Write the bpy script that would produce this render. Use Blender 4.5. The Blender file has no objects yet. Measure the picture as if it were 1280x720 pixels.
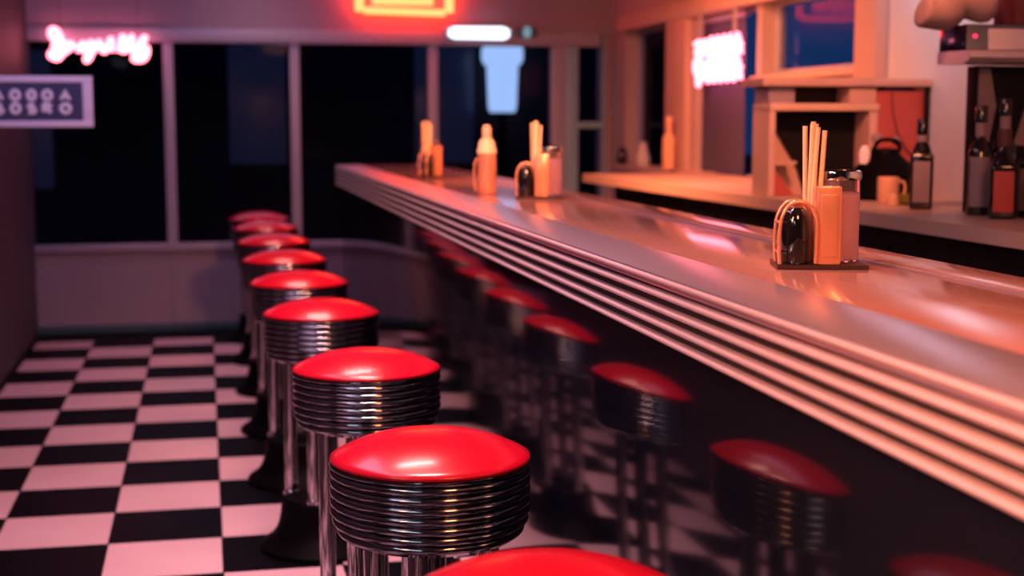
import bpy, bmesh, math, random
from mathutils import Vector, Matrix
random.seed(7)
PI = math.pi
scene = bpy.context.scene
COL = scene.collection

# ------------------------------------------------------------------ materials
def mat(name, col, rough=0.5, metal=0.0, noise=0.0, nscale=20.0, bump=0.0, ior=1.5, coat=0.0, emis=None, estr=0.0, rvar=0.0, trans=0.0, spec=None, alpha=None):
    m = bpy.data.materials.new(name); m.use_nodes = True
    nt = m.node_tree; b = nt.nodes['Principled BSDF']
    b.inputs['Base Color'].default_value = (*col, 1)
    b.inputs['Roughness'].default_value = rough
    b.inputs['Metallic'].default_value = metal
    b.inputs['IOR'].default_value = ior
    b.inputs['Coat Weight'].default_value = coat
    b.inputs['Transmission Weight'].default_value = trans
    if spec is not None: b.inputs['Specular IOR Level'].default_value = spec
    if emis:
        b.inputs['Emission Color'].default_value = (*emis, 1); b.inputs['Emission Strength'].default_value = estr
    if noise or bump or rvar:
        tc = nt.nodes.new('ShaderNodeTexCoord'); n = nt.nodes.new('ShaderNodeTexNoise')
        n.inputs['Scale'].default_value = nscale; n.inputs['Detail'].default_value = 4
        nt.links.new(tc.outputs['Object'], n.inputs['Vector'])
        if noise:
            mx = nt.nodes.new('ShaderNodeMix'); mx.data_type = 'RGBA'
            mx.inputs[6].default_value = (*[c*(1-noise) for c in col], 1)
            mx.inputs[7].default_value = (*[min(1, c*(1+noise)) for c in col], 1)
            nt.links.new(n.outputs['Fac'], mx.inputs[0]); nt.links.new(mx.outputs[2], b.inputs['Base Color'])
        if rvar:
            mr = nt.nodes.new('ShaderNodeMapRange')
            mr.inputs['To Min'].default_value = max(0, rough-rvar); mr.inputs['To Max'].default_value = rough+rvar
            nt.links.new(n.outputs['Fac'], mr.inputs['Value']); nt.links.new(mr.outputs['Result'], b.inputs['Roughness'])
        if bump:
            bp = nt.nodes.new('ShaderNodeBump'); bp.inputs['Strength'].default_value = bump; bp.inputs['Distance'].default_value = 0.01
            nt.links.new(n.outputs['Fac'], bp.inputs['Height']); nt.links.new(bp.outputs['Normal'], b.inputs['Normal'])
    return m

def emat(name, col, strength=1.0):
    m = bpy.data.materials.new(name); m.use_nodes = True; nt = m.node_tree
    nt.nodes.clear(); o = nt.nodes.new('ShaderNodeOutputMaterial'); e = nt.nodes.new('ShaderNodeEmission')
    e.inputs['Color'].default_value = (*col, 1); e.inputs['Strength'].default_value = strength
    nt.links.new(e.outputs[0], o.inputs[0]); return m

def glass_pane():
    m = bpy.data.materials.new('window_glass'); m.use_nodes = True; nt = m.node_tree; nt.nodes.clear()
    o = nt.nodes.new('ShaderNodeOutputMaterial'); mx = nt.nodes.new('ShaderNodeMixShader')
    t = nt.nodes.new('ShaderNodeBsdfTransparent'); g = nt.nodes.new('ShaderNodeBsdfGlossy'); f = nt.nodes.new('ShaderNodeFresnel')
    t.inputs['Color'].default_value = (.86, .9, .95, 1); g.inputs['Roughness'].default_value = 0.03; f.inputs['IOR'].default_value = 1.07
    ge = nt.nodes.new('ShaderNodeNewGeometry'); iv = nt.nodes.new('ShaderNodeMath'); iv.operation = 'SUBTRACT'; iv.inputs[0].default_value = 1.0
    mu = nt.nodes.new('ShaderNodeMath'); mu.operation = 'MULTIPLY'
    nt.links.new(ge.outputs['Backfacing'], iv.inputs[1]); nt.links.new(iv.outputs[0], mu.inputs[0]); nt.links.new(f.outputs[0], mu.inputs[1])
    nt.links.new(mu.outputs[0], mx.inputs[0]); nt.links.new(t.outputs[0], mx.inputs[1]); nt.links.new(g.outputs[0], mx.inputs[2])
    nt.links.new(mx.outputs[0], o.inputs[0]); return m

TX, TY, OX, OY = 0.366, 0.3845, 0.025, 4.355     # tile size and grid origin
def floor_mat():
    m = bpy.data.materials.new('checker_tile'); m.use_nodes = True; nt = m.node_tree; b = nt.nodes['Principled BSDF']
    N = nt.nodes.new; L = nt.links.new
    tc = N('ShaderNodeTexCoord'); sp = N('ShaderNodeSeparateXYZ'); L(tc.outputs['Object'], sp.inputs[0])
    def M(op, a, v=None, lk=None):
        n = N('ShaderNodeMath'); n.operation = op
        if a is not None: L(a, n.inputs[0])
        if lk is not None: L(lk, n.inputs[1])
        elif v is not None: n.inputs[1].default_value = v
        return n.outputs[0]
    u = M('DIVIDE', M('SUBTRACT', sp.outputs[0], OX), TX); v = M('DIVIDE', M('SUBTRACT', sp.outputs[1], OY), TY)
    fu = M('FLOOR', u); fv = M('FLOOR', v)
    par = M('FLOORED_MODULO', M('ADD', fu, lk=fv), 2.0)          # tile (-1,0) is white -> parity 1
    # grout: distance to the nearest tile edge
    du = M('ABSOLUTE', M('SUBTRACT', M('SUBTRACT', u, lk=fu), 0.5)); dv = M('ABSOLUTE', M('SUBTRACT', M('SUBTRACT', v, lk=fv), 0.5))
    edge = M('GREATER_THAN', M('MAXIMUM', du, lk=dv), 0.4935)
    inX = M('GREATER_THAN', sp.outputs[0], OX-2.93*TX); inY = M('LESS_THAN', sp.outputs[1], 9.26)
    white = M('MULTIPLY', M('MULTIPLY', par, lk=inX), lk=inY)
    no = N('ShaderNodeTexNoise'); no.inputs['Scale'].default_value = 3.5; no.inputs['Detail'].default_value = 6; L(tc.outputs['Object'], no.inputs['Vector'])
    wn = N('ShaderNodeMix'); wn.data_type = 'RGBA'; wn.inputs[6].default_value = (.52, .335, .405, 1); wn.inputs[7].default_value = (.63, .42, .50, 1); L(no.outputs['Fac'], wn.inputs[0])
    mx = N('ShaderNodeMix'); mx.data_type = 'RGBA'; mx.inputs[6].default_value = (.003, .003, .005, 1); L(white, mx.inputs[0]); L(wn.outputs[2], mx.inputs[7])
    mg = N('ShaderNodeMix'); mg.data_type = 'RGBA'; mg.inputs[7].default_value = (.02, .012, .016, 1); L(edge, mg.inputs[0]); L(mx.outputs[2], mg.inputs[6])
    L(mg.outputs[2], b.inputs['Base Color'])
    mr = N('ShaderNodeMapRange'); mr.inputs['To Min'].default_value = .32; mr.inputs['To Max'].default_value = .5; L(no.outputs['Fac'], mr.inputs['Value']); L(mr.outputs['Result'], b.inputs['Roughness'])
    b.inputs['Specular IOR Level'].default_value = .03
    return m

M_floor = floor_mat()
M_wallR = mat('peach_wall_paint', (.46, .36, .36), .6, noise=.08, nscale=3, bump=.02)
M_wall = mat('mauve_wall_paint', (.30, .24, .31), .6, noise=.08, nscale=3, bump=.02)
M_wallL = mat('dark_wall_paint', (.075, .055, .072), .6, noise=.12, nscale=2, bump=.02)
M_plaster = mat('pale_plaster', (.62, .58, .60), .65, noise=.08, nscale=4, bump=.04)
M_ceil = mat('dark_ceiling_paint', (.10, .08, .09), .8, noise=.05)
M_frame = mat('painted_window_frame', (.36, .35, .46), .35, noise=.05, nscale=8)
M_steelframe = mat('bluish_post', (.26, .46, .58), .35, noise=.05)
M_base = mat('teal_skirting', (.05, .11, .14), .4, noise=.1)
M_glass = glass_pane()
M_vinyl = mat('red_vinyl', (.45, .003, .019), .24, bump=.015, nscale=260, noise=.05, coat=.12)
M_chrome = mat('chrome', (.62, .62, .66), .07, metal=1.0, noise=.06, nscale=30)
M_dchrome = mat('dark_chrome', (.24, .26, .31), .12, metal=1.0, noise=.12, nscale=40, rvar=.04)
M_black = mat('black_enamel', (.002, .002, .003), .5, noise=.2, spec=.06)
M_panel = mat('gloss_black_panel', (.003, .004, .009), .08, ior=1.62, noise=.15, nscale=2, rvar=.03)
M_steel = mat('brushed_steel_edge', (.62, .50, .63), .28, metal=.8, noise=.02, nscale=6)
M_rib = mat('polished_rib', (.76, .60, .64), .30, metal=.55, noise=.04, nscale=60)
M_groove = mat('maroon_groove', (.012, .004, .008), .6, noise=.2)
M_lam = mat('counter_laminate', (.34, .15, .12), .12, noise=.12, nscale=5, ior=1.45, rvar=.05)
M_ledge = mat('pale_wood_ledge', (.62, .44, .36), .4, noise=.12, nscale=6)
M_dark = mat('black_cabinet', (.006, .006, .009), .5, noise=.2, spec=.2)
M_cabwood = mat('painted_wood_unit', (.56, .38, .34), .5, noise=.12, nscale=9, bump=.02)
M_redpan = mat('red_painted_board', (.42, .085, .085), .5, noise=.1, nscale=7)
M_copper = mat('copper_steel', (.88, .38, .22), .24, metal=.5, noise=.08, nscale=25, rvar=.05)
M_dred = mat('dark_brown_tray', (.05, .02, .02), .35, noise=.15)
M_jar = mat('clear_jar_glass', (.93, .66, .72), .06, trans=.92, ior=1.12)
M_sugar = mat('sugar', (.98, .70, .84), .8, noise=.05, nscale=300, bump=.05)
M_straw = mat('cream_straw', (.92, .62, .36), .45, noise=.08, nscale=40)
M_plate = mat('satin_steel', (.80, .74, .82), .3, metal=.5, noise=.05)
M_sauce = mat('black_glass_bottle', (.006, .005, .006), .08, noise=.1, coat=.6)
M_bglass = mat('dark_bottle_glass', (.012, .008, .010), .12, noise=.15, coat=.4)
M_label = mat('cream_label', (.30, .22, .24), .7, noise=.1)
M_rlabel = mat('red_label', (.55, .07, .06), .6, noise=.1)
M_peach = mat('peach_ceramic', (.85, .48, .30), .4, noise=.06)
M_blind = mat('violet_roller_blind', (.07, .06, .14), .8, noise=.08, nscale=15)
M_paper = mat('crumpled_paper', (.30, .21, .23), .8, noise=.12, nscale=14, bump=.4)
M_green = mat('olive_plastic', (.22, .20, .03), .4, noise=.1)
M_asph = mat('asphalt', (.02, .02, .025), .9, noise=.3, nscale=8)
M_bld = mat('dark_brick_front', (.006, .006, .010), .9, noise=.2)
M_bldw = mat('dark_shop_window', (.010, .011, .03), .3, noise=.2, emis=(.25, .3, .9), estr=.018)
M_signframe = mat('white_sign_frame', (.80, .70, .88), .5, noise=.05)
M_signface = mat('navy_sign_face', (.045, .045, .13), .6, noise=.15)
M_letter = mat('white_sign_letter', (.90, .84, .96), .6, noise=.05)
M_cord = mat('dark_cord', (.10, .03, .03), .6, noise=.1)
E_pink = emat('pink_neon', (1, .17, .24), 7.0)
E_red = emat('orange_red_neon', (1, .038, .012), 22)
E_cool = emat('cool_lamp_glass', (.72, .82, 1.0), 2.6)
E_teal = emat('faint_teal_lamp', (.35, .55, .70), .55)
E_pylon = emat('street_lamp_glow', (.42, .60, 1.0), 1.1)
E_led = emat('red_indicator', (1, .02, .08), 3.0)
E_warm = emat('warm_tube', (1, .62, .42), 3.0)
E_pinktube = emat('pink_white_tube', (1, .66, .72), 3.0)

# ------------------------------------------------------------------ mesh builder
class MB:
    def __init__(s): s.bm = bmesh.new()
    def _xf(s, vs, mtx):
        if mtx is not None:
            for v in vs: v.co = mtx @ v.co
    def box(s, a, b, bev=0.0, mtx=None, seg=2):
        r = bmesh.ops.create_cube(s.bm, size=1.0)['verts']
        c = [(a[i]+b[i])/2 for i in range(3)]; d = [abs(b[i]-a[i]) for i in range(3)]
        for v in r: v.co = Vector([c[i]+v.co[i]*d[i] for i in range(3)])
        if bev:
            es = list({e for v in r for e in v.link_edges})
            q = bmesh.ops.bevel(s.bm, geom=es, offset=min(bev, min(d)*.45), segments=seg, affect='EDGES', profile=.6)
            r = list({v for f in q['faces'] for v in f.verts} | {v for v in r if v.is_valid})
        s._xf(r, mtx); return s
    def lathe(s, prof, n=48, c=(0, 0, 0), mtx=None):
        rings = []; new = []
        for (r, z) in prof:
            if r < 1e-6:
                v = s.bm.verts.new((c[0], c[1], c[2]+z)); rings.append([v]); new.append(v)
            else:
                rg = [s.bm.verts.new((c[0]+r*math.cos(2*PI*k/n), c[1]+r*math.sin(2*PI*k/n), c[2]+z)) for k in range(n)]
                rings.append(rg); new += rg
        for A, B in zip(rings, rings[1:]):
            for k in range(n):
                k2 = (k+1) % n
                if len(A) == 1 and len(B) == 1: continue
                if len(A) == 1: s.bm.faces.new((A[0], B[k], B[k2]))
                elif len(B) == 1: s.bm.faces.new((A[k], A[k2], B[0]))
                else: s.bm.faces.new((A[k], A[k2], B[k2], B[k]))
        s._xf(new, mtx); return s
    def tube(s, pts, r, n=10, closed=False):
        P = [Vector(p) for p in pts]; rings = []; N = len(P)
        up = None
        for i, p in enumerate(P):
            if closed: t = P[(i+1) % N]-P[i-1]
            else: t = P[min(i+1, N-1)]-P[max(i-1, 0)]
            t.normalize()
            if up is None:
                up = Vector((0, 0, 1)) if abs(t.z) < .9 else Vector((1, 0, 0))
            a = t.cross(up).normalized(); b = a.cross(t).normalized(); up = b
            rr = r[i] if isinstance(r, (list, tuple)) else r
            rings.append([s.bm.verts.new(p+a*rr*math.cos(2*PI*k/n)+b*rr*math.sin(2*PI*k/n)) for k in range(n)])
        M = N if closed else N-1
        for i in range(M):
            A, B = rings[i], rings[(i+1) % N]
            for k in range(n): s.bm.faces.new((A[k], A[(k+1) % n], B[(k+1) % n], B[k]))
        if not closed:
            s.bm.faces.new(rings[0]); s.bm.faces.new(rings[-1])
        return s
    def prism(s, poly, a, b, axis='y', mtx=None):
        """poly: 2-D outline; axis y -> (x,z) outline extruded from y=a to b; x -> (y,z); z -> (x,y)"""
        def P(p, t): return {'y': (p[0], t, p[1]), 'x': (t, p[0], p[1]), 'z': (p[0], p[1], t)}[axis]
        A = [s.bm.verts.new(P(p, a)) for p in poly]; B = [s.bm.verts.new(P(p, b)) for p in poly]
        n = len(poly); s.bm.faces.new(A); s.bm.faces.new(B)
        for k in range(n): s.bm.faces.new((A[k], A[(k+1) % n], B[(k+1) % n], B[k]))
        s._xf(A+B, mtx); return s
    def build(s, name, m, parent=None, loc=(0, 0, 0), rot=(0, 0, 0), sharp=38, sub=0):
        bmesh.ops.recalc_face_normals(s.bm, faces=s.bm.faces[:])
        me = bpy.data.meshes.new(name)
        for f in s.bm.faces: f.smooth = True
        s.bm.to_mesh(me); s.bm.free()
        me.set_sharp_from_angle(angle=math.radians(sharp))
        me.materials.append(m)
        o = bpy.data.objects.new(name, me); COL.objects.link(o)
        o.location = loc; o.rotation_euler = rot
        if parent: o.parent = parent
        if sub:
            md = o.modifiers.new('sub', 'SUBSURF'); md.levels = sub; md.render_levels = sub
        return o

def curve_pts(pts, k=6, closed=False):
    """Catmull-Rom through 3-D points"""
    P = [Vector(p) for p in pts]; out = []; n = len(P)
    rng = range(n if closed else n-1)
    for i in rng:
        if closed: p0, p1, p2, p3 = P[i-1], P[i], P[(i+1) % n], P[(i+2) % n]
        else: p0, p1, p2, p3 = P[max(i-1, 0)], P[i], P[i+1], P[min(i+2, n-1)]
        for j in range(k):
            t = j/k
            out.append(.5*((2*p1)+(-p0+p2)*t+(2*p0-5*p1+4*p2-p3)*t*t+(-p0+3*p1-3*p2+p3)*t**3))
    if not closed: out.append(P[-1])
    return out

def tag(o, label=None, cat=None, group=None, kind=None):
    if label: o['label'] = label
    if cat: o['category'] = cat
    if group: o['group'] = group
    if kind: o['kind'] = kind
    return o
def empty(name, loc=(0, 0, 0), rz=0.0):
    o = bpy.data.objects.new(name, None); COL.objects.link(o); o.location = loc; o.rotation_euler = (0, 0, rz)
    o.empty_display_size = .05; return o
def thing(name, label, cat, loc=(0, 0, 0), rz=0.0, group=None):
    return tag(empty(name, loc, rz), label, cat, group)
def struct(o): o['kind'] = 'structure'; return o
def copy_tree(o, parent=None):
    c = o.copy(); COL.objects.link(c); c.parent = parent
    for ch in list(o.children): copy_tree(ch, c)
    return c

# ------------------------------------------------------------------ the room shell
XL, XR, YF, YB, ZC = -1.08, 2.75, 9.6, -3.0, 2.7
struct(MB().box((XL-.1, YB-.1, -.1), (XR+.15, YF+.1, 0)).build('floor', M_floor))
struct(MB().box((XL-.1, YB-.1, ZC), (XR+.15, YF+.12, ZC+.1)).build('ceiling', M_ceil))
struct(MB().box((XL-.1, YB, 0), (XL, YF+.1, ZC)).build('wall_left', M_wallL))
struct(MB().box((XL-.1, YB-.1, 0), (XR+.15, YB, ZC)).build('wall_near', M_wallL))
# far wall: low panels and the deep fascia above the windows
w = MB(); w.box((XL, YF, 0), (XR+.15, YF+.12, .55))
w.box((XL, YF-.02, 1.965), (XR+.15, YF+.12, ZC))
w.box((2.68, YF, .55), (XR+.15, YF+.12, 1.97))
struct(w.build('wall_far', M_wall))
t = MB()
for x in (-.217, .59, 1.507): t.box((x-.008, YF-.012, .06), (x+.008, YF+.01, .55), .003)
struct(t.build('trim_1', M_wall))
struct(MB().box((XL, YF-.02, 0), (XR, YF, .055), .005).build('baseboard_far', M_base))
# head rail and sill of the far windows
struct(MB().box((XL, YF-.05, 1.875), (2.66, YF+.05, 1.965), .012).build('trim_2', M_frame))
struct(MB().box((XL, YF-.045, .53), (2.68, YF+.05, .56), .006).build('trim_3', M_wall))
def window(n, x0, x1, z0, z1, fm, left=.0, right=.06, rail=None):
    """glazed bay in the far wall: jamb posts as frame, one pane"""
    f = MB()
    if left: f.box((x0, YF-.03, z0), (x0+left, YF+.05, z1), .006)
    f.box((x1-right, YF-.03, z0), (x1, YF+.05, z1), .006)
    if rail: f.box((x0, YF-.02, rail-.022), (x1, YF+.04, rail+.022), .005)
    f.box((x0, YF-.01, z0), (x1, YF+.03, z0+.02), .004)
    o = struct(f.build('window_%d' % n, fm))
    MB().box((x0, YF+.012, z0), (x1, YF+.02, z1)).build('pane', M_glass, o)
    return o
window(1, XL, -.185, .56, 1.878, M_frame, right=.065)
window(2, -.185, .62, .56, 1.878, M_frame, right=.062)
window(3, .62, 1.54, .56, 1.878, M_frame, right=.066)
window(4, 1.54, 2.42, .56, 1.878, M_frame, right=.10)
window(5, 2.42, 2.695, .56, 1.97, M_steelframe, left=.09, right=.012, rail=1.345)

# side wall behind the bar with three openings
w = MB()
w.box((XR, 9.25, 0), (XR+.13, YF, ZC))
w.box((XR, 7.87, 1.0), (XR+.13, 8.36, 1.98))
w.box((XR, 5.68, 0), (XR+.13, 9.25, 1.06))
w.box((XR, 5.68, 1.06), (XR+.13, 6.93, 1.575))
w.box((XR, 6.87, 1.575), (XR+.13, 6.93, 1.98))
w.box((XR, 5.68, 1.975), (XR+.13, 9.25, ZC))
struct(w.build('wall_right', M_wallR))
struct(MB().box((XR, YB, 0), (XR+.13, 5.68, ZC)).build('wall_right', M_plaster))
t = MB(); t.box((XR-.05, 5.5, 1.53), (XR+.0, 5.68, ZC), .006)
t.box((XR-.035, 5.60, 1.53), (XR+.0, 5.74, ZC), .006)
struct(t.build('trim_4', M_cabwood))
struct(MB().box((XR-.05, 5.68, 1.96), (XR+.02, 9.3, 2.06), .01).build('trim_5', M_ledge))
struct(MB().box((XR-.06, 7.6, 1.045), (XR+.08, 9.3, 1.09), .008).build('trim_6', M_ledge))
struct(MB().box((XR-.04, 7.93, 1.09), (XR+.02, 8.30, 1.97), .01).build('trim_7', M_cabwood))
struct(MB().box((XR-.03, 5.66, 1.575), (XR+.05, 6.95, 1.60), .006).build('trim_8', M_cabwood))
def side_window(n, y0, y1, z0, z1):
    f = MB(); x = XR+.075
    f.box((x, y0, z0), (x+.04, y0+.03, z1), .005); f.box((x, y1-.03, z0), (x+.04, y1, z1), .005)
    f.box((x, y0+.03, z0), (x+.04, y1-.03, z0+.03), .005); f.box((x, y0+.03, z1-.03), (x+.04, y1-.03, z1), .005)
    o = struct(f.build('window_%d' % n, M_frame))
    MB().box((x+.015, y0+.03, z0+.03), (x+.022, y1-.03, z1-.03)).build('pane', M_glass, o)
side_window(6, 8.36, 9.25, 1.06, 1.975)
side_window(7, 6.93, 7.87, 1.06, 1.975)
side_window(8, 5.74, 6.87, 1.60, 1.975)
b = thing('roller_blind', 'dusky violet roller blind pulled down in the side window behind the small neon sign', 'blind', (XR+.04, 7.5, 1.06))
MB().box((-.003, -.31, .02), (.003, .34, .86)).build('fabric', M_blind, b)
MB().lathe([(0, -.33), (.02, -.33), (.02, .34), (0, .34)], 20, mtx=Matrix.Rotation(-PI/2, 4, 'X')).build('roller', M_frame, b, loc=(0, 0, .88))
MB().box((-.008, -.31, .0), (.008, .34, .022), .003).build('bottom_bar', M_frame, b)

# ------------------------------------------------------------------ outside at night
struct(MB().box((-30, -20, -.2), (40, 60, -.12)).build('ground', M_asph))
bd = thing('building', 'dark building front across the street beyond the far windows', 'building', (1, 13.2, -.12))
MB().box((-7, 0, 0), (3.6, 1.5, 5)).build('wall', M_bld, bd)
for (x0, x1, z0, z1) in ((-.78, -.27, 1.1, 2.2), (-3.4, -2.3, .9, 2.1), (.9, 1.45, 1.1, 2.2)):
    MB().box((x0, -.03, z0), (x1, .02, z1), .01).build('window', M_bldw, bd)
pl = thing('street_lamp', 'blue-white glowing street lamp with hooded head outside the far window', 'street lamp', (2.665, 12.9, -.12))
MB().lathe([(0, 0), (.10, 0), (.10, .05), (.045, .09), (.04, 1.55), (.06, 1.57), (0, 1.57)], 20).build('post', M_black, pl)
MB().lathe([(0, 1.57), (.115, 1.57), (.13, 1.62), (.145, 2.0), (.0, 2.0)], 24).build('lantern', E_pylon, pl)
MB().lathe([(0, 2.0), (.17, 2.0), (.19, 2.05), (.19, 2.14), (.15, 2.19), (0, 2.2)], 24).build('lamp_hood', E_pylon, pl)

# ------------------------------------------------------------------ bar stools
def make_stool():
    r = thing('bar_stool', 'x', 'stool')
    prof = [(0, 0), (.205, 0), (.207, .012), (.198, .022), (.178, .034), (.158, .056), (.146, .085), (.139, .12), (.136, .16), (.128, .168), (0, .168)]
    MB().lathe(prof, 56).build('base', M_black, r)
    R, rt = .108, .0205
    for k in range(4):
        a = math.radians(-21.3+90*k); x, y = R*math.sin(a), -R*math.cos(a)
        l = MB(); l.lathe([(0, .16), (rt, .16), (rt, .622), (0, .622)], 24, (x, y, 0))
        l.lathe([(rt, .166), (rt+.006, .168), (rt+.006, .178), (rt, .182)], 24, (x, y, 0))
        l.build('leg', M_chrome, r)
    MB().lathe([(0, .166), (.026, .166), (.026, .625), (0, .625)], 24).build('column', M_dchrome, r)
    # ribbed skirt
    p = [(0, .618), (.150, .618), (.160, .621)]
    nr = 7; z0 = .626; pitch = (.752-z0)/nr
    for i in range(nr):
        ro = .186 if i > 1 else (.174, .182)[i]
        zc = z0+pitch*(i+.5)
        for j in range(7):
            t_ = -PI/2+PI*j/6
            p.append((ro-.0075+.0075*math.cos(t_), zc+pitch*.44*math.sin(t_)))
    p += [(.1855, .754), (.1865, .757), (.1855, .760), (.178, .761), (0, .761)]
    MB().lathe(p, 96).build('skirt', M_dchrome, r, sharp=60)
    d = [(0, .7605), (.181, .7605), (.1845, .7635), (.1838, .768)]
    for j in range(1, 17):
        u = j/16; rr = .1838*(1-u)
        d.append((rr if j < 16 else 0, .768+.043*(1-(rr/.1838)**2.5)))
    MB().lathe(d, 96).build('seat', M_vinyl, r, sharp=80)
    return r
st0 = make_stool()
STOOLS = [
 (.420, 1.745, 'nearest red bar stool, cut off by the bottom edge of the photo'),
 (.393, 2.561, 'second bar stool from the camera, its red seat and ribbed chrome skirt in sharp focus'),
 (.382, 3.532, 'third red bar stool from the camera, just behind the sharply focused one'),
 (.352, 4.585, 'fourth red bar stool from the camera along the counter'),
 (.338, 5.470, 'fifth red bar stool from the camera, middle of the row'),
 (.333, 6.380, 'sixth red bar stool from the camera, far half of the row'),
 (.330, 7.330, 'third from last red bar stool towards the far windows'),
 (.328, 8.270, 'next to last red bar stool, its seat overlapping the farthest seat'),
 (.322, 9.080, 'farthest small red bar stool by the far windows'),
]
for i, (x, y, lab) in enumerate(STOOLS):
    s = st0 if i == 0 else copy_tree(st0)
    s.location = (x, y, 0); s.rotation_euler = (0, 0, random.uniform(-.05, .05) if i not in (1,) else 0)
    s['label'] = lab; s['group'] = 'red bar stools along the counter'

# ------------------------------------------------------------------ the long counter
CX, CY0, CY1, CZ = .765, -.6, 8.72, 1.11
ct = thing('diner_counter', 'long diner counter with glossy top, ribbed steel edge and mirror-black front', 'counter', (CX, 0, 0))
def C(m, name, mt, parent=ct, **k): return m.build(name, mt, parent, loc=(-CX, 0, 0), **k)
body = C(MB().box((.80, CY0, 0), (1.33, CY1-.1, 1.0), .004), 'front_panel', M_panel)
C(MB().box((CX+.155, CY0, 1.0), (1.25, CY1-.01, CZ), .002), 'laminate_top', M_lam)
C(MB().box((CX+.008, CY0, CZ-.022), (CX+.158, CY1, CZ+.001), .004), 'steel_edge', M_steel)
C(MB().box((1.236, CY0, CZ-.01), (1.246, CY1-.01, CZ+.003), .001), 'seam_strip', M_steel)
C(MB().box((1.246, CY0, 1.0), (1.352, CY1-.01, CZ+.006), .006), 'rear_ledge', M_lam)
C(MB().box((CX+.020, CY0, .997), (CX+.10, CY1-.004, CZ-.02), .002), 'edge_trim', M_groove)
zs = [CZ-.0085-.0258*i for i in range(5)]
for i, z in enumerate(zs):
    rb = MB(); hh = .0057; poly = []
    for j in range(9):
        a = PI/2+PI*j/8; poly.append((CX+.021-.019*abs(math.cos(a))**.45, z+hh*math.sin(a)))
    rb.prism(poly, CY0, CY1, 'y'); C(rb, 'rib', M_rib, sharp=60)
nap = thing
# ------------------------------------------------------------------ condiment sets
def sauce(parent_loc, label):
    o = thing('sauce_bottle', label, 'bottle', parent_loc)
    MB().lathe([(0, 0), (.0235, 0), (.0255, .006), (.0262, .045), (.0250, .078), (.020, .096), (.0115, .105), (0, .107)], 32).build('body', M_sauce, o)
    MB().lathe([(0, .103), (.0135, .103), (.0135, .112), (.010, .116), (0, .117)], 24).build('cap', M_copper, o)
    return o
def jar(label):
    o = thing('sugar_jar', label, 'jar')
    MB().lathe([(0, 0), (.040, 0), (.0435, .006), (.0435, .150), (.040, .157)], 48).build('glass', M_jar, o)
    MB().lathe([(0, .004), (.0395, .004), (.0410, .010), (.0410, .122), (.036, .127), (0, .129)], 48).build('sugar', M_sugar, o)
    l = MB().lathe([(.038, .150), (.0455, .151), (.0470, .158), (.0455, .167), (.041, .169), (.034, .164), (0, .160)], 48).build('lid', M_chrome, o)
    MB().box((.004, -.012, .160), (.024, .012, .170), .003).build('pour_flap', M_sauce, l)
    return o
def straws(): 
    out = []
    for i, (x, y, tx, ty, h) in enumerate([(-.019, .007, -.004, .01, .258), (-.018, -.005, .004, -.004, .262), (-.0085, .0105, .001, .008, .266), (-.006, .001, .001, .004, .262), (-.0125, -.008, .008, -.004, .256), (-.004, -.009, .012, -.002, .25)]):
        o = MB(); pts = [(x+tx*k/6*(1 if i != 4 else (k/6)), y+ty*k/6, .012+(h-.012)*k/6) for k in range(7)]
        o.tube(pts, .0046, 10); out.append(o.build('straw', M_straw))
    return out
def caddy(label):
    o = thing('condiment_caddy', label, 'caddy')
    MB().prism([(-.082, -.062), (.084, -.062), (.086, .060), (-.076, .060)], 0, .0075, 'z').build('tray', M_dred, o)
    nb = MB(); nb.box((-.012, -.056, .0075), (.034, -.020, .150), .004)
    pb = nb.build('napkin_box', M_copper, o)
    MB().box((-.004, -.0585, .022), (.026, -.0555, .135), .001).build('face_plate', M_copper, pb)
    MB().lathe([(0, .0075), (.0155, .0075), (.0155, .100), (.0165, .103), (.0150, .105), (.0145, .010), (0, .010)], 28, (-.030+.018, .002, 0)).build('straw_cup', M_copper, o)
    for y0 in (-.060, -.012):
        pts = curve_pts([(-.078, y0, .010), (-.080, y0, .05), (-.076, y0, .092), (-.062, y0, .116), (-.042, y0, .122), (-.024, y0, .114), (-.013, y0, .09), (-.012, y0, .05), (-.013, y0, .010)], 6)
        MB().tube(pts, .0034, 10).build('wire_hoop', M_copper, o)
    for z in (.03, .085):
        MB().tube([(-.079, -.060, z), (-.079, -.012, z)], .0026, 8).build('wire_rail', M_copper, o)
    return o
def cond_set(loc, rz, labels, first=None, sc=1.0):
    """returns the five kinds of thing that make up one set, placed round loc"""
    R = Matrix.Translation(loc) @ Matrix.Rotation(rz, 4, 'Z')
    if first is None:
        parts = [caddy(labels[0]), sauce((0, 0, 0), labels[1]), jar(labels[2])]+straws()
    else: parts = [copy_tree(p) for p in first]
    offs = [(0, 0, 0), (-.046, -.036, .0078), (.040, .030, .0078)]+[(0, 0, 0)]*6
    for i, p in enumerate(parts):
        p.location = R @ Vector(offs[i]); p.rotation_euler = (0, 0, rz)
        p['label'] = labels[min(i, 3)]
        if i >= 3: p['category'] = 'straw'; p['group'] = labels[4]
    parts[0]['group'] = 'condiment caddies on the counter'; parts[1]['group'] = 'sauce bottles in the caddies'; parts[2]['group'] = 'sugar jars in the caddies'
    return parts
A1 = cond_set((1.105, 2.47, CZ+.001), math.radians(-13), ['copper condiment caddy nearest the camera on the counter, in sharp focus',
    'small black sauce bottle inside the wire hoop of the nearest condiment caddy', 'glass sugar jar with chrome lid and pink-lit sugar in the nearest caddy',
    'cream straw standing in the nearest condiment caddy', 'straws in the nearest caddy'])
A2 = cond_set((1.132, 4.86, CZ+.001), math.radians(-10), ['orange-lit condiment caddy in the middle distance, right of the lone dispenser bottle',
    'dark sauce bottle in the wire hoop of the middle-distance caddy', 'orange-lit sugar jar in the middle-distance caddy',
    'straw standing in the middle-distance caddy', 'straws in the middle-distance caddy'], A1)
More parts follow.
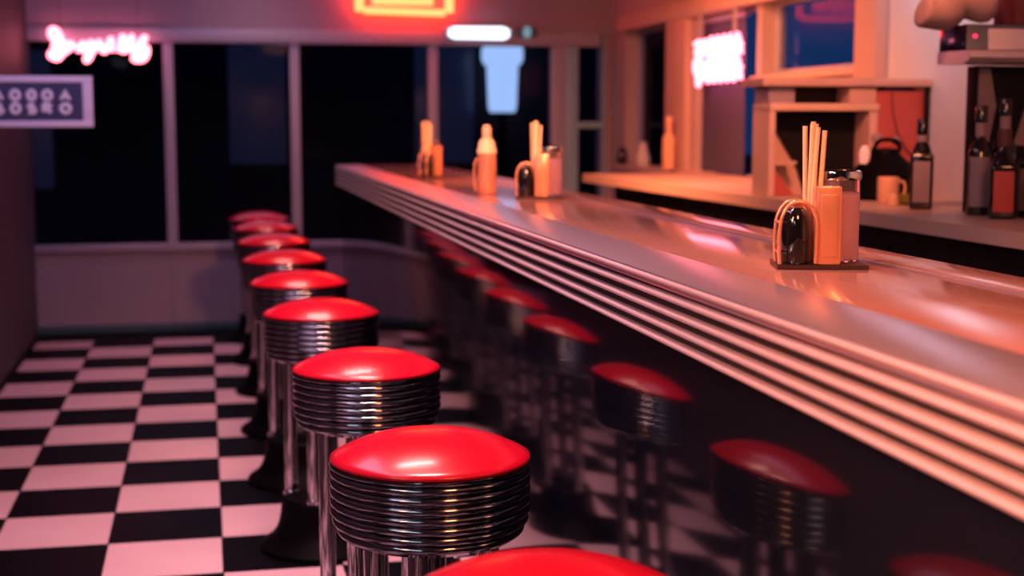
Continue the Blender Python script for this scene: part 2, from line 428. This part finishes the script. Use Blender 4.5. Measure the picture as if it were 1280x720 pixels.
A3 = cond_set((1.03, 6.70, CZ+.001), math.radians(38), ['farthest condiment caddy, small and blurred, near the far end of the counter',
    'tiny sauce bottle in the farthest condiment caddy', 'blurred peach-lit sugar jar in the farthest caddy',
    'straw standing in the farthest condiment caddy', 'straws in the farthest caddy'], A1)
d = thing('dispenser_bottle', 'lone slim bottle with domed top on the counter between the two far caddies', 'bottle', (1.012, 5.18, CZ+.001), math.radians(-10))
MB().lathe([(0, 0), (.031, 0), (.034, .006), (.034, .140), (.0335, .150), (0, .150)], 32).build('body', M_copper, d)
MB().lathe([(.0335, .146), (.0355, .148), (.0355, .162), (.0325, .166), (.030, .185), (.022, .200), (0, .203)], 32).build('collar', M_straw, d)
MB().lathe([(0, .196), (.018, .197), (.0165, .215), (.0175, .235), (.012, .250), (0, .253)], 24).build('nozzle', M_peach, d)
MB().tube(curve_pts([(-.034, -.01, .13), (-.045, -.012, .11), (-.047, -.012, .05), (-.040, -.012, .008)], 6), .0035, 8).build('side_wire', M_copper, d)

# ------------------------------------------------------------------ back bar
bb = thing('back_bar', 'black back bar with a pale wooden top running along the side wall', 'counter', (2.4, 4.5, 0))
def B(m, name, mt, parent=bb, **k): return m.build(name, mt, parent, loc=(-2.4, -4.5, 0), **k)
cab = B(MB().box((2.16, 1.0, 0), (2.745, 7.45, 1.045), .004), 'cabinet', M_dark)
for i in range(8):
    y = 1.05+i*.8; B(MB().box((2.148, y, .08), (2.162, y+.76, .98), .006), 'door', M_dark)
B(MB().prism([(2.095, .95), (2.748, .95), (2.748, 7.6), (2.02, 7.6), (2.06, 5.6)], 1.045, 1.088, 'z'), 'top', M_ledge)
# cubby unit on the back bar
UY = 5.13
u = thing('cubby_unit', 'pinkish wooden shelf unit with open cubby and red side board on the back bar', 'shelf', (2.4, UY, 1.089))
def U(m, name, mt, parent=u, **k): return m.build(name, mt, parent, loc=(-2.4, -UY, -1.089), **k)
U(MB().box((2.092, UY, 1.09), (2.118, UY+.17, 1.415), .004), 'side_panel', M_cabwood)
U(MB().box((2.502, UY, 1.09), (2.535, UY+.17, 1.415), .004), 'side_panel', M_cabwood)
U(MB().box((2.092, UY-.006, 1.415), (2.538, UY+.17, 1.443), .004), 'shelf', M_ledge)
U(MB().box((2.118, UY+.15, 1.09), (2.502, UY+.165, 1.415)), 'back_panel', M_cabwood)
U(MB().prism([(2.125, 1.413), (2.50, 1.413), (2.50, 1.092), (2.30, 1.092), (2.262, 1.20)], UY+.125, UY+.148, 'y'), 'shade_board', M_dark)  # dark shape standing for the slanted shade on the lit back panel
U(MB().box((2.118, UY+.02, 1.212), (2.215, UY+.12, 1.224), .002), 'inner_shelf', M_cabwood)
U(MB().prism([(2.118, 1.091), (2.22, 1.091), (2.118, 1.212)], UY+.05, UY+.07, 'y'), 'bracket', M_redpan)
U(MB().box((2.535, UY+.01, 1.09), (2.745, UY+.03, 1.49), .002), 'red_board', M_redpan)
U(MB().box((2.055, UY-.02, 1.508), (2.748, UY+.20, 1.538), .005), 'top_board', M_cabwood)
U(MB().box((2.728, UY-.012, 1.09), (2.745, UY+.008, 1.508), .002), 'corner_post', M_dark)
U(MB().box((2.18, UY+.14, 1.443), (2.745, UY+.16, 1.508)), 'upper_back', M_groove)
U(MB().box((2.095, UY+.02, 1.443), (2.20, UY+.16, 1.508)), 'spacer_block', M_wall)
tag(MB().box((2.42, UY+.005, 1.4440), (2.53, UY+.13, 1.506), .004).build('carton', M_cabwood), 'small orange-brown carton in the slot under the top board of the shelf unit', 'box')
tag(MB().box((2.58, UY+.032, 1.4912), (2.70, UY+.12, 1.507), .003).build('slim_case', M_signface), 'slim blue case wedged under the top board at its right end', 'case')
cd = MB().tube(curve_pts([(2.59, UY-.002, 1.50), (2.595, UY-.002, 1.42), (2.62, UY-.002, 1.33), (2.66, UY-.002, 1.265), (2.70, UY-.002, 1.24), (2.735, UY-.002, 1.25)], 8), .003, 8).build('hanging_cord', M_cord)
tag(cd, 'thin dark cord hanging in a curve across the red side board', 'cord')
hm = thing('domed_appliance', 'black dome-shaped appliance in front of the shelf unit on the back bar', 'appliance', (2.47, 4.93, 1.089), math.radians(-12))
pr = [(0, 0), (.155, 0), (.160, .012), (.150, .04), (.125, .085), (.095, .130), (.060, .160), (.055, .17), (.05, .185), (0, .19)]
MB().lathe(pr, 40).build('dome', M_black, hm)
MB().tube(curve_pts([(-.05, -.02, .18), (-.03, -.03, .215), (.03, -.03, .215), (.05, -.02, .18)], 6), .008, 8).build('handle', M_black, hm)
MB().lathe([(0, .16), (.018, .16), (.022, .20), (.012, .225), (0, .228)], 16, (-.085, -.03, -.03)).build('white_knob', M_letter, hm)
for k, (dx, dz, r_) in enumerate(((-.035, .245, .022), (.035, .235, .018))):
    MB().lathe([(0, -r_), (r_*.8, -r_*.6), (r_, 0), (r_*.8, r_*.6), (0, r_)], 16, (dx, -.01, dz-.02)).build('knob', M_paper, hm)
cu = thing('mug', 'peach-lit mug beside the sugar jar on the back bar', 'mug', (2.37, 4.70, 1.089))
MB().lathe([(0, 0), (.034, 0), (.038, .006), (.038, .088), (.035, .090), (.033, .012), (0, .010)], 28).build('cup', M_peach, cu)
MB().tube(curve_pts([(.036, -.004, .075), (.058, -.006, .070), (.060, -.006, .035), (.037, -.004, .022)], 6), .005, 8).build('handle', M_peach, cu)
tag(MB().lathe([(0, 0), (.018, 0), (.022, .008), (.020, .035), (.012, .040), (0, .041)], 24).build('salt_pot', M_peach, loc=(2.285, 4.50, 1.089)), 'small round peach pot in front of the mug on the back bar', 'pot')
tag(MB().lathe([(0, 0), (.040, 0), (.052, .010), (.055, .034), (.052, .036), (.047, .012), (0, .008)], 32).build('bowl', M_green, loc=(2.39, 4.56, 1.089)), 'low olive-yellow bowl left of the lone dark bottle', 'bowl')

# liquor bottles
def bottle(name, loc, h, w, labelm, lab, neckband=True, sq=False, grp='dark liquor bottles on the back bar', cap=M_bglass):
    o = thing(name, lab, 'bottle', loc, math.radians(-27), grp); r = w/2; nh = h*.30; sh = h*.62
    if sq:
        m = MB(); m.box((-r, -r, 0), (r, r, sh), r*.3, seg=3); m.lathe([(r*.9, sh-.006), (r*.7, sh+.02), (r*.36, sh+.045), (r*.33, h-.03), (0, h-.03)], 24)
        m.build('body', M_bglass, o)
        MB().box((-r*.72, -r-.0015, h*.08), (r*.72, -r+.002, sh*.86), .0008).build('label', labelm, o)
    else:
        MB().lathe([(0, 0), (r*.94, 0), (r, .008), (r, sh*.92), (r*.82, sh*1.02), (r*.42, sh*1.13), (r*.36, h-.03), (0, h-.03)], 32).build('body', M_bglass, o)
        lb = MB(); n = 14; rr = r+.0012
        a0, a1 = -PI/2-.95, -PI/2+.95; pts = [(rr*math.cos(a0+(a1-a0)*k/n), rr*math.sin(a0+(a1-a0)*k/n)) for k in range(n+1)]
        inn = [(p[0]*.96, p[1]*.96) for p in pts][::-1]
        lb.prism(pts+inn, h*.08, sh*.86, 'z'); lb.build('label', labelm, o)
    if neckband: MB().lathe([(r*.40, h-.095), (r*.46, h-.093), (r*.46, h-.050), (r*.40, h-.048)], 24).build('neck_band', M_label, o)
    MB().lathe([(0, h-.052), (r*.50, h-.052), (r*.52, h-.005), (r*.45, h), (0, h)], 24).build('cap', cap, o)
    return o
bottle('liquor_bottle', (2.300, 4.33, 1.089), .295, .074, M_label, 'lone dark square bottle with pale label and neck band, left of the bottle cluster', sq=True)
bottle('liquor_bottle', (2.330, 4.02, 1.089), .335, .072, M_label, 'tall dark bottle with pale label at the left end of the bottle cluster')
bottle('liquor_bottle', (2.405, 4.01, 1.089), .355, .072, M_label, 'tallest dark bottle with pale neck, behind the left end of the cluster')
bottle('liquor_bottle', (2.315, 3.86, 1.089), .265, .080, M_rlabel, 'dark square bottle with a bright red label in the cluster', neckband=False, sq=True, cap=M_cord)
bottle('liquor_bottle', (2.415, 3.885, 1.089), .275, .066, M_label, 'dark bottle directly behind the red-labelled bottle', cap=M_rlabel)
bottle('liquor_bottle', (2.375, 3.72, 1.089), .255, .098, M_bglass, 'wide dark unlabelled bottle at the right edge of the photo', neckband=False)
tag(bottle('tall_vase', (2.660, 8.05, 1.091), .31, .075, M_peach, 'x', grp=None), 'tall peach-lit bottle by the second pillar on the far window sill', 'bottle')
vs = [o for o in COL.objects if o.name.startswith('tall_vase')][0]
vs.name = 'water_bottle'; 
for ch in vs.children: ch.data = ch.data.copy(); ch.data.materials[0] = M_peach
if 'group' in vs: del vs['group']
tag(MB().lathe([(0, 0), (.040, 0), (.046, .01), (.044, .06), (.030, .10), (.024, .14), (.028, .15), (0, .15)], 24).build('jug', M_plaster, loc=(2.71, 8.72, 1.091)), 'small pale jug on the far window sill, in the dark opening', 'jug')
tag(MB().lathe([(0, 0), (.030, 0), (.034, .01), (.030, .09), (.015, .11), (0, .115)], 24).build('dark_jar', M_bglass, loc=(2.715, 9.20, 1.091)), 'small dark jar at the foot of the corner pillar', 'jar')

# steel machine on its black backing cabinet
mc = thing('steel_appliance', 'stainless steel appliance with rounded lower lip and red light, up at the right edge', 'appliance', (2.5, 4.0, 1.55))
def MM(m, name, mt, parent=mc, **k): return m.build(name, mt, parent, loc=(-2.5, -4.0, -1.55), **k)
MM(MB().box((2.255, 4.0, 1.585), (2.744, 4.16, 1.668), .006), 'housing', M_dchrome)
MM(MB().box((2.33, 3.994, 1.592), (2.735, 4.0, 1.655), .002), 'front_plate', M_plate)
lp = MB(); poly = [(3.965, 1.588), (3.955, 1.580), (3.955, 1.568), (3.97, 1.557), (4.0, 1.551), (4.155, 1.551), (4.155, 1.590)]
lp.prism(poly, 2.248, 2.744, 'x'); MM(lp, 'lower_lip', M_plate)
MM(MB().lathe([(0, 0), (.006, 0), (.006, .005), (0, .007)], 16, mtx=Matrix.Rotation(PI/2, 4, 'X')), 'indicator_light', E_led).location = (2.285-2.5, -.001, 1.632-1.55)
bx = thing('backing_cabinet', 'black cabinet under the steel appliance behind the bottle cluster', 'cabinet', (2.55, 4.2, 1.089))
MB().box((-.19, -.08, 0), (.19, -.03, .459), .003).build('body', M_dark, bx)
for i, (poly, lab) in enumerate((([(2.372, 1.30), (2.41, 1.30), (2.435, 1.42), (2.41, 1.54), (2.372, 1.54)], 'pale pointed paper pinned on the black cabinet behind the bottles, left one'),
        ([(2.50, 1.30), (2.60, 1.30), (2.60, 1.48), (2.54, 1.43)], 'pale pointed paper pinned on the black cabinet at the right edge'))):
    o = MB().prism(poly, 4.116, 4.1199, 'y').build('pinned_paper', M_label); tag(o, lab, 'paper', 'papers pinned on the black cabinet')
# crumpled bag lying on the appliance, sagging over its left side
bg = MB(); pts = curve_pts([(2.40, 4.09, 1.737), (2.34, 4.085, 1.737), (2.27, 4.08, 1.735), (2.22, 4.075, 1.712), (2.17, 4.07, 1.706), (2.14, 4.07, 1.712)], 6)
n_ = len(pts); rad = [.055+.006*math.sin(i*.45) for i in range(n_)]
for k in range(5):
    rad[n_-1-k] *= (.4, .7, .86, .94, .98)[k]; rad[k] *= (.35, .6, .8, .92, .98)[k]
bg.tube(pts, rad, 18); bo = bg.build('paper_bag', M_paper, sharp=70)
tag(bo, 'pinkish crumpled bag lying on top of the steel appliance, top right corner', 'bag')

tag(MB().box((2.43, 4.02, 1.669), (2.735, 4.15, 1.86), .01).build('storage_tin', mat('dark_red_tin', (.10, .025, .03), .35)), 'dark red tin standing on the steel appliance right of the crumpled bag', 'tin')
# ------------------------------------------------------------------ signs
s = thing('wall_sign', 'white-framed navy sign with two rows of pale letters projecting from the left wall', 'sign', (-.79, 7.0, 1.465))
sw, sh_ = .285, .118
f = MB()
f.box((-sw, -.015, sh_-.030), (sw, .015, sh_), .004); f.box((-sw, -.015, -sh_), (sw, .015, -sh_+.030), .004)
f.box((sw-.045, -.015, -sh_+.030), (sw, .015, sh_-.030), .004); f.box((-sw, -.015, -sh_+.030), (-sw+.03, .015, sh_-.030), .004)
f.build('frame', M_signframe, s)
fc = MB().box((-sw+.03, -.006, -sh_+.030), (sw-.045, .006, sh_-.030)).build('face', M_signface, s)
gl = ['O', 'U', 'S', 'E', 'A', 'D']
def glyph(cx, cz, w_, h_, kind):
    m = MB(); y = -.0085; r_ = .0100
    if kind == 0: pts = [(cx+w_*.5*math.cos(a), y, cz+h_*.5*math.sin(a)) for a in [2*PI*k/14 for k in range(14)]]; m.tube(pts, r_, 8, closed=True)
    elif kind == 1: m.tube(curve_pts([(cx-w_*.45, y, cz-h_*.4), (cx-w_*.45, y, cz+h_*.45), (cx+w_*.4, y, cz+h_*.3), (cx-w_*.2, y, cz), (cx+w_*.45, y, cz-h_*.45)], 4), r_, 8)
    elif kind == 2: m.tube([(cx-w_*.45, y, cz-h_*.5), (cx, y, cz+h_*.5), (cx+w_*.45, y, cz-h_*.5)], r_, 8); m.tube([(cx-w_*.2, y, cz-h_*.1), (cx+w_*.2, y, cz-h_*.1)], r_, 8)
    else: m.tube(curve_pts([(cx+w_*.4, y, cz+h_*.4), (cx-w_*.4, y, cz+h_*.35), (cx-w_*.2, y, cz+.0), (cx+w_*.4, y, cz-h_*.1), (cx+w_*.3, y, cz-h_*.45), (cx-w_*.45, y, cz-h_*.45)], 4), r_, 8)
    return m
xs = [-.225, -.150, -.076, -.009, .062, .135, .0]
cols = [(-.215, .045), (-.145, .05), (-.072, .05), (0.0, .044), (.070, .050), (.150, .056)]
for i, (gx, gw) in enumerate(cols):
    for row in (0, 1):
        glyph(gx+.012, .028 if row == 0 else -.033, gw*.72, .040, (i*2+row) % 4 if (i+row) % 3 else 0).build('letter', M_letter, s)
MB().box((-.29, -.012, -.05), (-.284, .012, .05)).build('bracket', M_black, s)

# script neon hanging in front of the first far window
ns = thing('neon_sign', 'white-hot pink script neon hanging in front of the leftmost far window', 'neon sign', (-.645, 9.46, 1.845))
def stroke(px, r_=.0155, cx=640, cy=300, k=.000665, z0=0):
    pts = curve_pts([((x-cx)*k, 0.004*math.sin(i), -(y-cy)*k) for i, (x, y) in enumerate(px)], 5)
    return MB().tube(pts, r_, 8)
S1 = [(235, 330), (255, 270), (215, 200), (235, 150), (285, 165), (320, 230), (345, 280), (410, 280), (425, 310), (375, 345), (330, 380), (280, 430), (215, 410), (215, 370), (280, 340), (300, 260), (262, 200)]
S1b = [(250, 210), (265, 300), (250, 400)]
S1c = [(300, 200), (330, 300), (300, 400)]
S2 = [(470, 365), (480, 300), (520, 280), (545, 330), (510, 360), (560, 300), (590, 265), (600, 340), (560, 430), (530, 440), (545, 390), (610, 350), (640, 280), (670, 270), (680, 345), (720, 350), (740, 280), (770, 235), (780, 300), (770, 355)]
S2b = [(500, 330), (560, 350), (620, 320), (680, 310), (740, 320), (790, 330)]
S3 = [(835, 360), (850, 280), (870, 215), (890, 225), (880, 300), (870, 350), (910, 340), (930, 260), (955, 210), (965, 240), (950, 330), (985, 360), (1010, 300), (1050, 240), (1085, 215), (1060, 270), (1010, 320), (1050, 320), (1095, 310), (1100, 370), (1060, 430), (980, 435), (970, 400), (1040, 370)]
S3b = [(850, 330), (920, 300), (1000, 330), (1080, 360), (1040, 410)]
for q in (S1, S1b, S1c, S2, S2b, S3, S3b): stroke(q).build('neon_tube', E_pink, ns)
for x in (-.22, .25): MB().tube([(x, .0, .05), (x, -.0, .855)], .0018, 6).build('hanging_wire', M_black, ns)

# open-frame yellow neon on the fascia
fs = thing('neon_sign', 'glowing yellow and red box-shaped neon high on the fascia above the far windows', 'neon sign', (1.31, 9.5, 2.20))
sg = MB()
sg.tube(curve_pts([(-.30, 0, -.115), (-.30, 0, .13)], 2), .029, 14); sg.build('neon_tube', E_red, fs)
MB().tube([(.295, 0, -.115), (.295, 0, .13)], .029, 14).build('neon_tube', E_red, fs)
MB().tube([(-.27, .0, -.108), (.265, .0, -.118)], .022, 12).build('neon_tube', E_red, fs)
MB().tube([(-.27, .0, .13), (.265, .0, .13)], .022, 12).build('neon_tube', E_red, fs)
for z in (-.052, -.012, .028, .068): MB().tube([(-.215, -.004, z), (.185, -.004, z)], .0185, 12).build('neon_tube', E_red, fs)
for x in (-.25, .25): MB().tube([(x, .0, .13), (x, .079, .13)], .008, 8).build('standoff', M_black, fs)

# small hanging neon in the side window
hs = thing('neon_sign', 'pinkish white neon lettering hanging from two straps in the side window behind the bar', 'neon sign', (2.69, 7.33, 1.70))
def V(m, name, mt): return m.build(name, mt, hs)
# two rows of letter-like strokes, left cluster (far) and right cluster (near)
def zig(y0, y1, z0, z1, n):
    p = []
    for i in range(n+1): p.append((0, y0+(y1-y0)*i/n, z0 if i % 2 else z1))
    return p
V(MB().tube(curve_pts([(0, .365, .10), (0, .27, .105), (0, .25, .04), (0, .35, .01), (0, .36, -.05), (0, .26, -.10), (0, .25, -.03)], 6), .015, 8), 'neon_tube', E_pink)
V(MB().tube(curve_pts([(0, .33, .08), (0, .32, -.11), (0, .29, -.10), (0, .29, .07)], 5), .015, 8), 'neon_tube', E_pink)
V(MB().tube(curve_pts([(0, .36, .055), (0, .25, .05)], 3), .013, 8), 'neon_tube', E_pink)
V(MB().tube(curve_pts(zig(.20, -.33, .02, .115, 11), 3), .016, 8), 'neon_tube', E_pink)
V(MB().tube(curve_pts(zig(.20, -.33, -.11, .00, 11), 3), .016, 8), 'neon_tube', E_pink)
V(MB().tube([(0, .20, -.05), (0, -.34, -.05)], .013, 8), 'neon_tube', E_pink)
V(MB().tube([(0, .20, .065), (0, -.34, .065)], .013, 8), 'neon_tube', E_pink)
for y in (.29, -.24): V(MB().box((-.004, y-.022, .10), (.004, y+.022, .27), .002), 'strap', M_frame)

# lamps on the far window head
lm = thing('wall_lamp', 'oblong cool white lamp on the far window head, right of the yellow neon', 'lamp', (1.80, 9.545, 1.955))
MB().box((-.23, -.035, -.045), (.24, .0, .045), .02, seg=3).build('housing', M_frame, lm)
MB().lathe([(0, -.20), (.025, -.195), (.040, -.16), (.042, .17), (.026, .205), (0, .21)], 24, mtx=Matrix.Rotation(PI/2, 4, 'Y')).build('diffuser', E_cool, lm, loc=(0, -.045, 0))
l2 = thing('small_lamp', 'dim bluish lamp just right of the oblong white lamp', 'lamp', (2.135, 9.545, 1.965))
MB().box((-.07, -.03, -.03), (.07, .0, .03), .012, seg=3).build('housing', M_base, l2)
MB().lathe([(0, -.028), (.03, -.02), (.04, 0), (.03, .02), (0, .028)], 20, mtx=Matrix.Rotation(PI/2, 4, 'Y') @ Matrix.Scale(1, 4)).build('diffuser', E_teal, l2, loc=(0, -.035, 0))

# ------------------------------------------------------------------ ceiling fixtures and added fill lamps, out of frame
def fixture(name, label, loc, L, W, em, rz=0):
    o = thing(name, label, 'ceiling light', loc, rz, 'ceiling lights above the aisle and bar')
    MB().box((-W/2-.02, -L/2-.02, -.03), (W/2+.02, L/2+.02, .0), .006).build('housing', M_frame, o)
    return o
def area(name, loc, sx, sy, power, col, rot=(0, 0, 0), spread=180):
    d = bpy.data.lights.new(name, 'AREA'); d.shape = 'RECTANGLE'; d.size = sx; d.size_y = sy; d.energy = power; d.color = col; d.spread = math.radians(spread)
    o = bpy.data.objects.new(name, d); COL.objects.link(o); o.location = loc; o.rotation_euler = rot; return o
def aim(o, tgt): o.rotation_euler = (Vector(tgt)-o.location).to_track_quat('-Z', 'Y').to_euler()
for i in range(9):
    y = 2.65+i*.94
    if y > 9.3: break
    fixture('ceiling_light', 'slim louvred ceiling light over the stools', (.33, y, ZC), .16, .6, None)
    area('stool_light', (.33, y, ZC-.035), .55, .14, (15, 13, 10, 8, 6, 4, 3, 2)[i], (1, .52, .48), spread=85)
# pink light over the open floor
area('aisle_light', (-.45, 3.4, ZC-.03), .5, 2.6, 22, (1, .54, .80))
# warm lamps above the near counter and back bar
a = area('warm_counter_light', (1.0, .4, 2.45), .5, .5, 34, (1, .30, .12)); aim(a, (1.1, 2.6, 1.1))
a = area('warm_left_light', (-.9, .9, 2.1), .3, 1.2, 34, (1, .33, .15)); aim(a, (.78, 1.2, 1.05)); a.data.spread = math.radians(70)
a = area('warm_bar_light', (1.6, 6.2, 2.6), .3, 2.4, 84, (1, .27, .11)); aim(a, (2.7, 6.9, 1.5)); a.data.spread = math.radians(125)
a = area('warm_caddy_fill', (1.15, 3.0, 2.35), .3, .3, 9, (1, .33, .18)); aim(a, (1.12, 5.4, 1.15)); a.data.spread = math.radians(50)  # unseen fill added to brighten the camera-side faces of the far caddies
a = area('machine_spot', (2.3, 4.9, 2.3), .10, .10, 3.4, (.84, .84, 1)); aim(a, (2.75, 4.95, 2.15)); a.data.spread = math.radians(120)
a = area('warm_shelf_fill', (1.7, 3.4, 2.5), .2, .2, 5, (1, .27, .13)); aim(a, (2.35, 5.1, 1.3)); a.data.spread = math.radians(55)  # extra warm fill, no fixture, added to light the shelf unit
a = area('far_lilac_light', (.4, 8.2, 2.62), 1.8, .3, 5, (.52, .40, 1.0)); aim(a, (.3, 9.6, 1.2))
a = area('lilac_sign_fill', (-.3, 5.5, 2.62), .5, .2, 5, (.60, .50, 1.0)); aim(a, (-.8, 7.6, 1.5)); a.data.spread = math.radians(100)  # added lilac fill without a fixture, brightens the wall sign and far wall
a = area('cool_skirt_fill', (XL+.06, .2, 2.1), 3.0, .12, 15, (.80, .90, 1.0)); aim(a, (.6, .2, .9))  # unseen strip on the left wall, added for cool highlights on the skirts
a = area('street_light', (.3, 11.6, 2.6), 2.5, .6, 5, (.35, .60, 1.0)); aim(a, (.4, 9.2, 1.0))

# night sky
wd = bpy.data.worlds.new('night'); scene.world = wd; wd.use_nodes = True
bgn = wd.node_tree.nodes['Background']; bgn.inputs[0].default_value = (.045, .17, .62, 1); bgn.inputs[1].default_value = .17

# ------------------------------------------------------------------ camera
cam = bpy.data.cameras.new('camera'); co = bpy.data.objects.new('camera', cam); COL.objects.link(co)
co.location = (0, 0, 1.38); co.rotation_euler = (math.radians(90-6.691), 0, math.radians(-12.058))
cam.sensor_width = 36; cam.lens = 1790/1280*36; cam.clip_start = .05
cam.dof.use_dof = True; cam.dof.focus_distance = 2.75; cam.dof.aperture_fstop = 2.8
scene.camera = co
vs_ = scene.view_settings; scene.display_settings.display_device = 'sRGB'
vs_.view_transform = 'Standard'; vs_.look = 'None'; vs_.exposure = 0; vs_.gamma = 1; vs_.use_curve_mapping = False
scene.cycles.use_denoising = True
scene.cycles.max_bounces = 8
scene.cycles.sample_clamp_indirect = 6
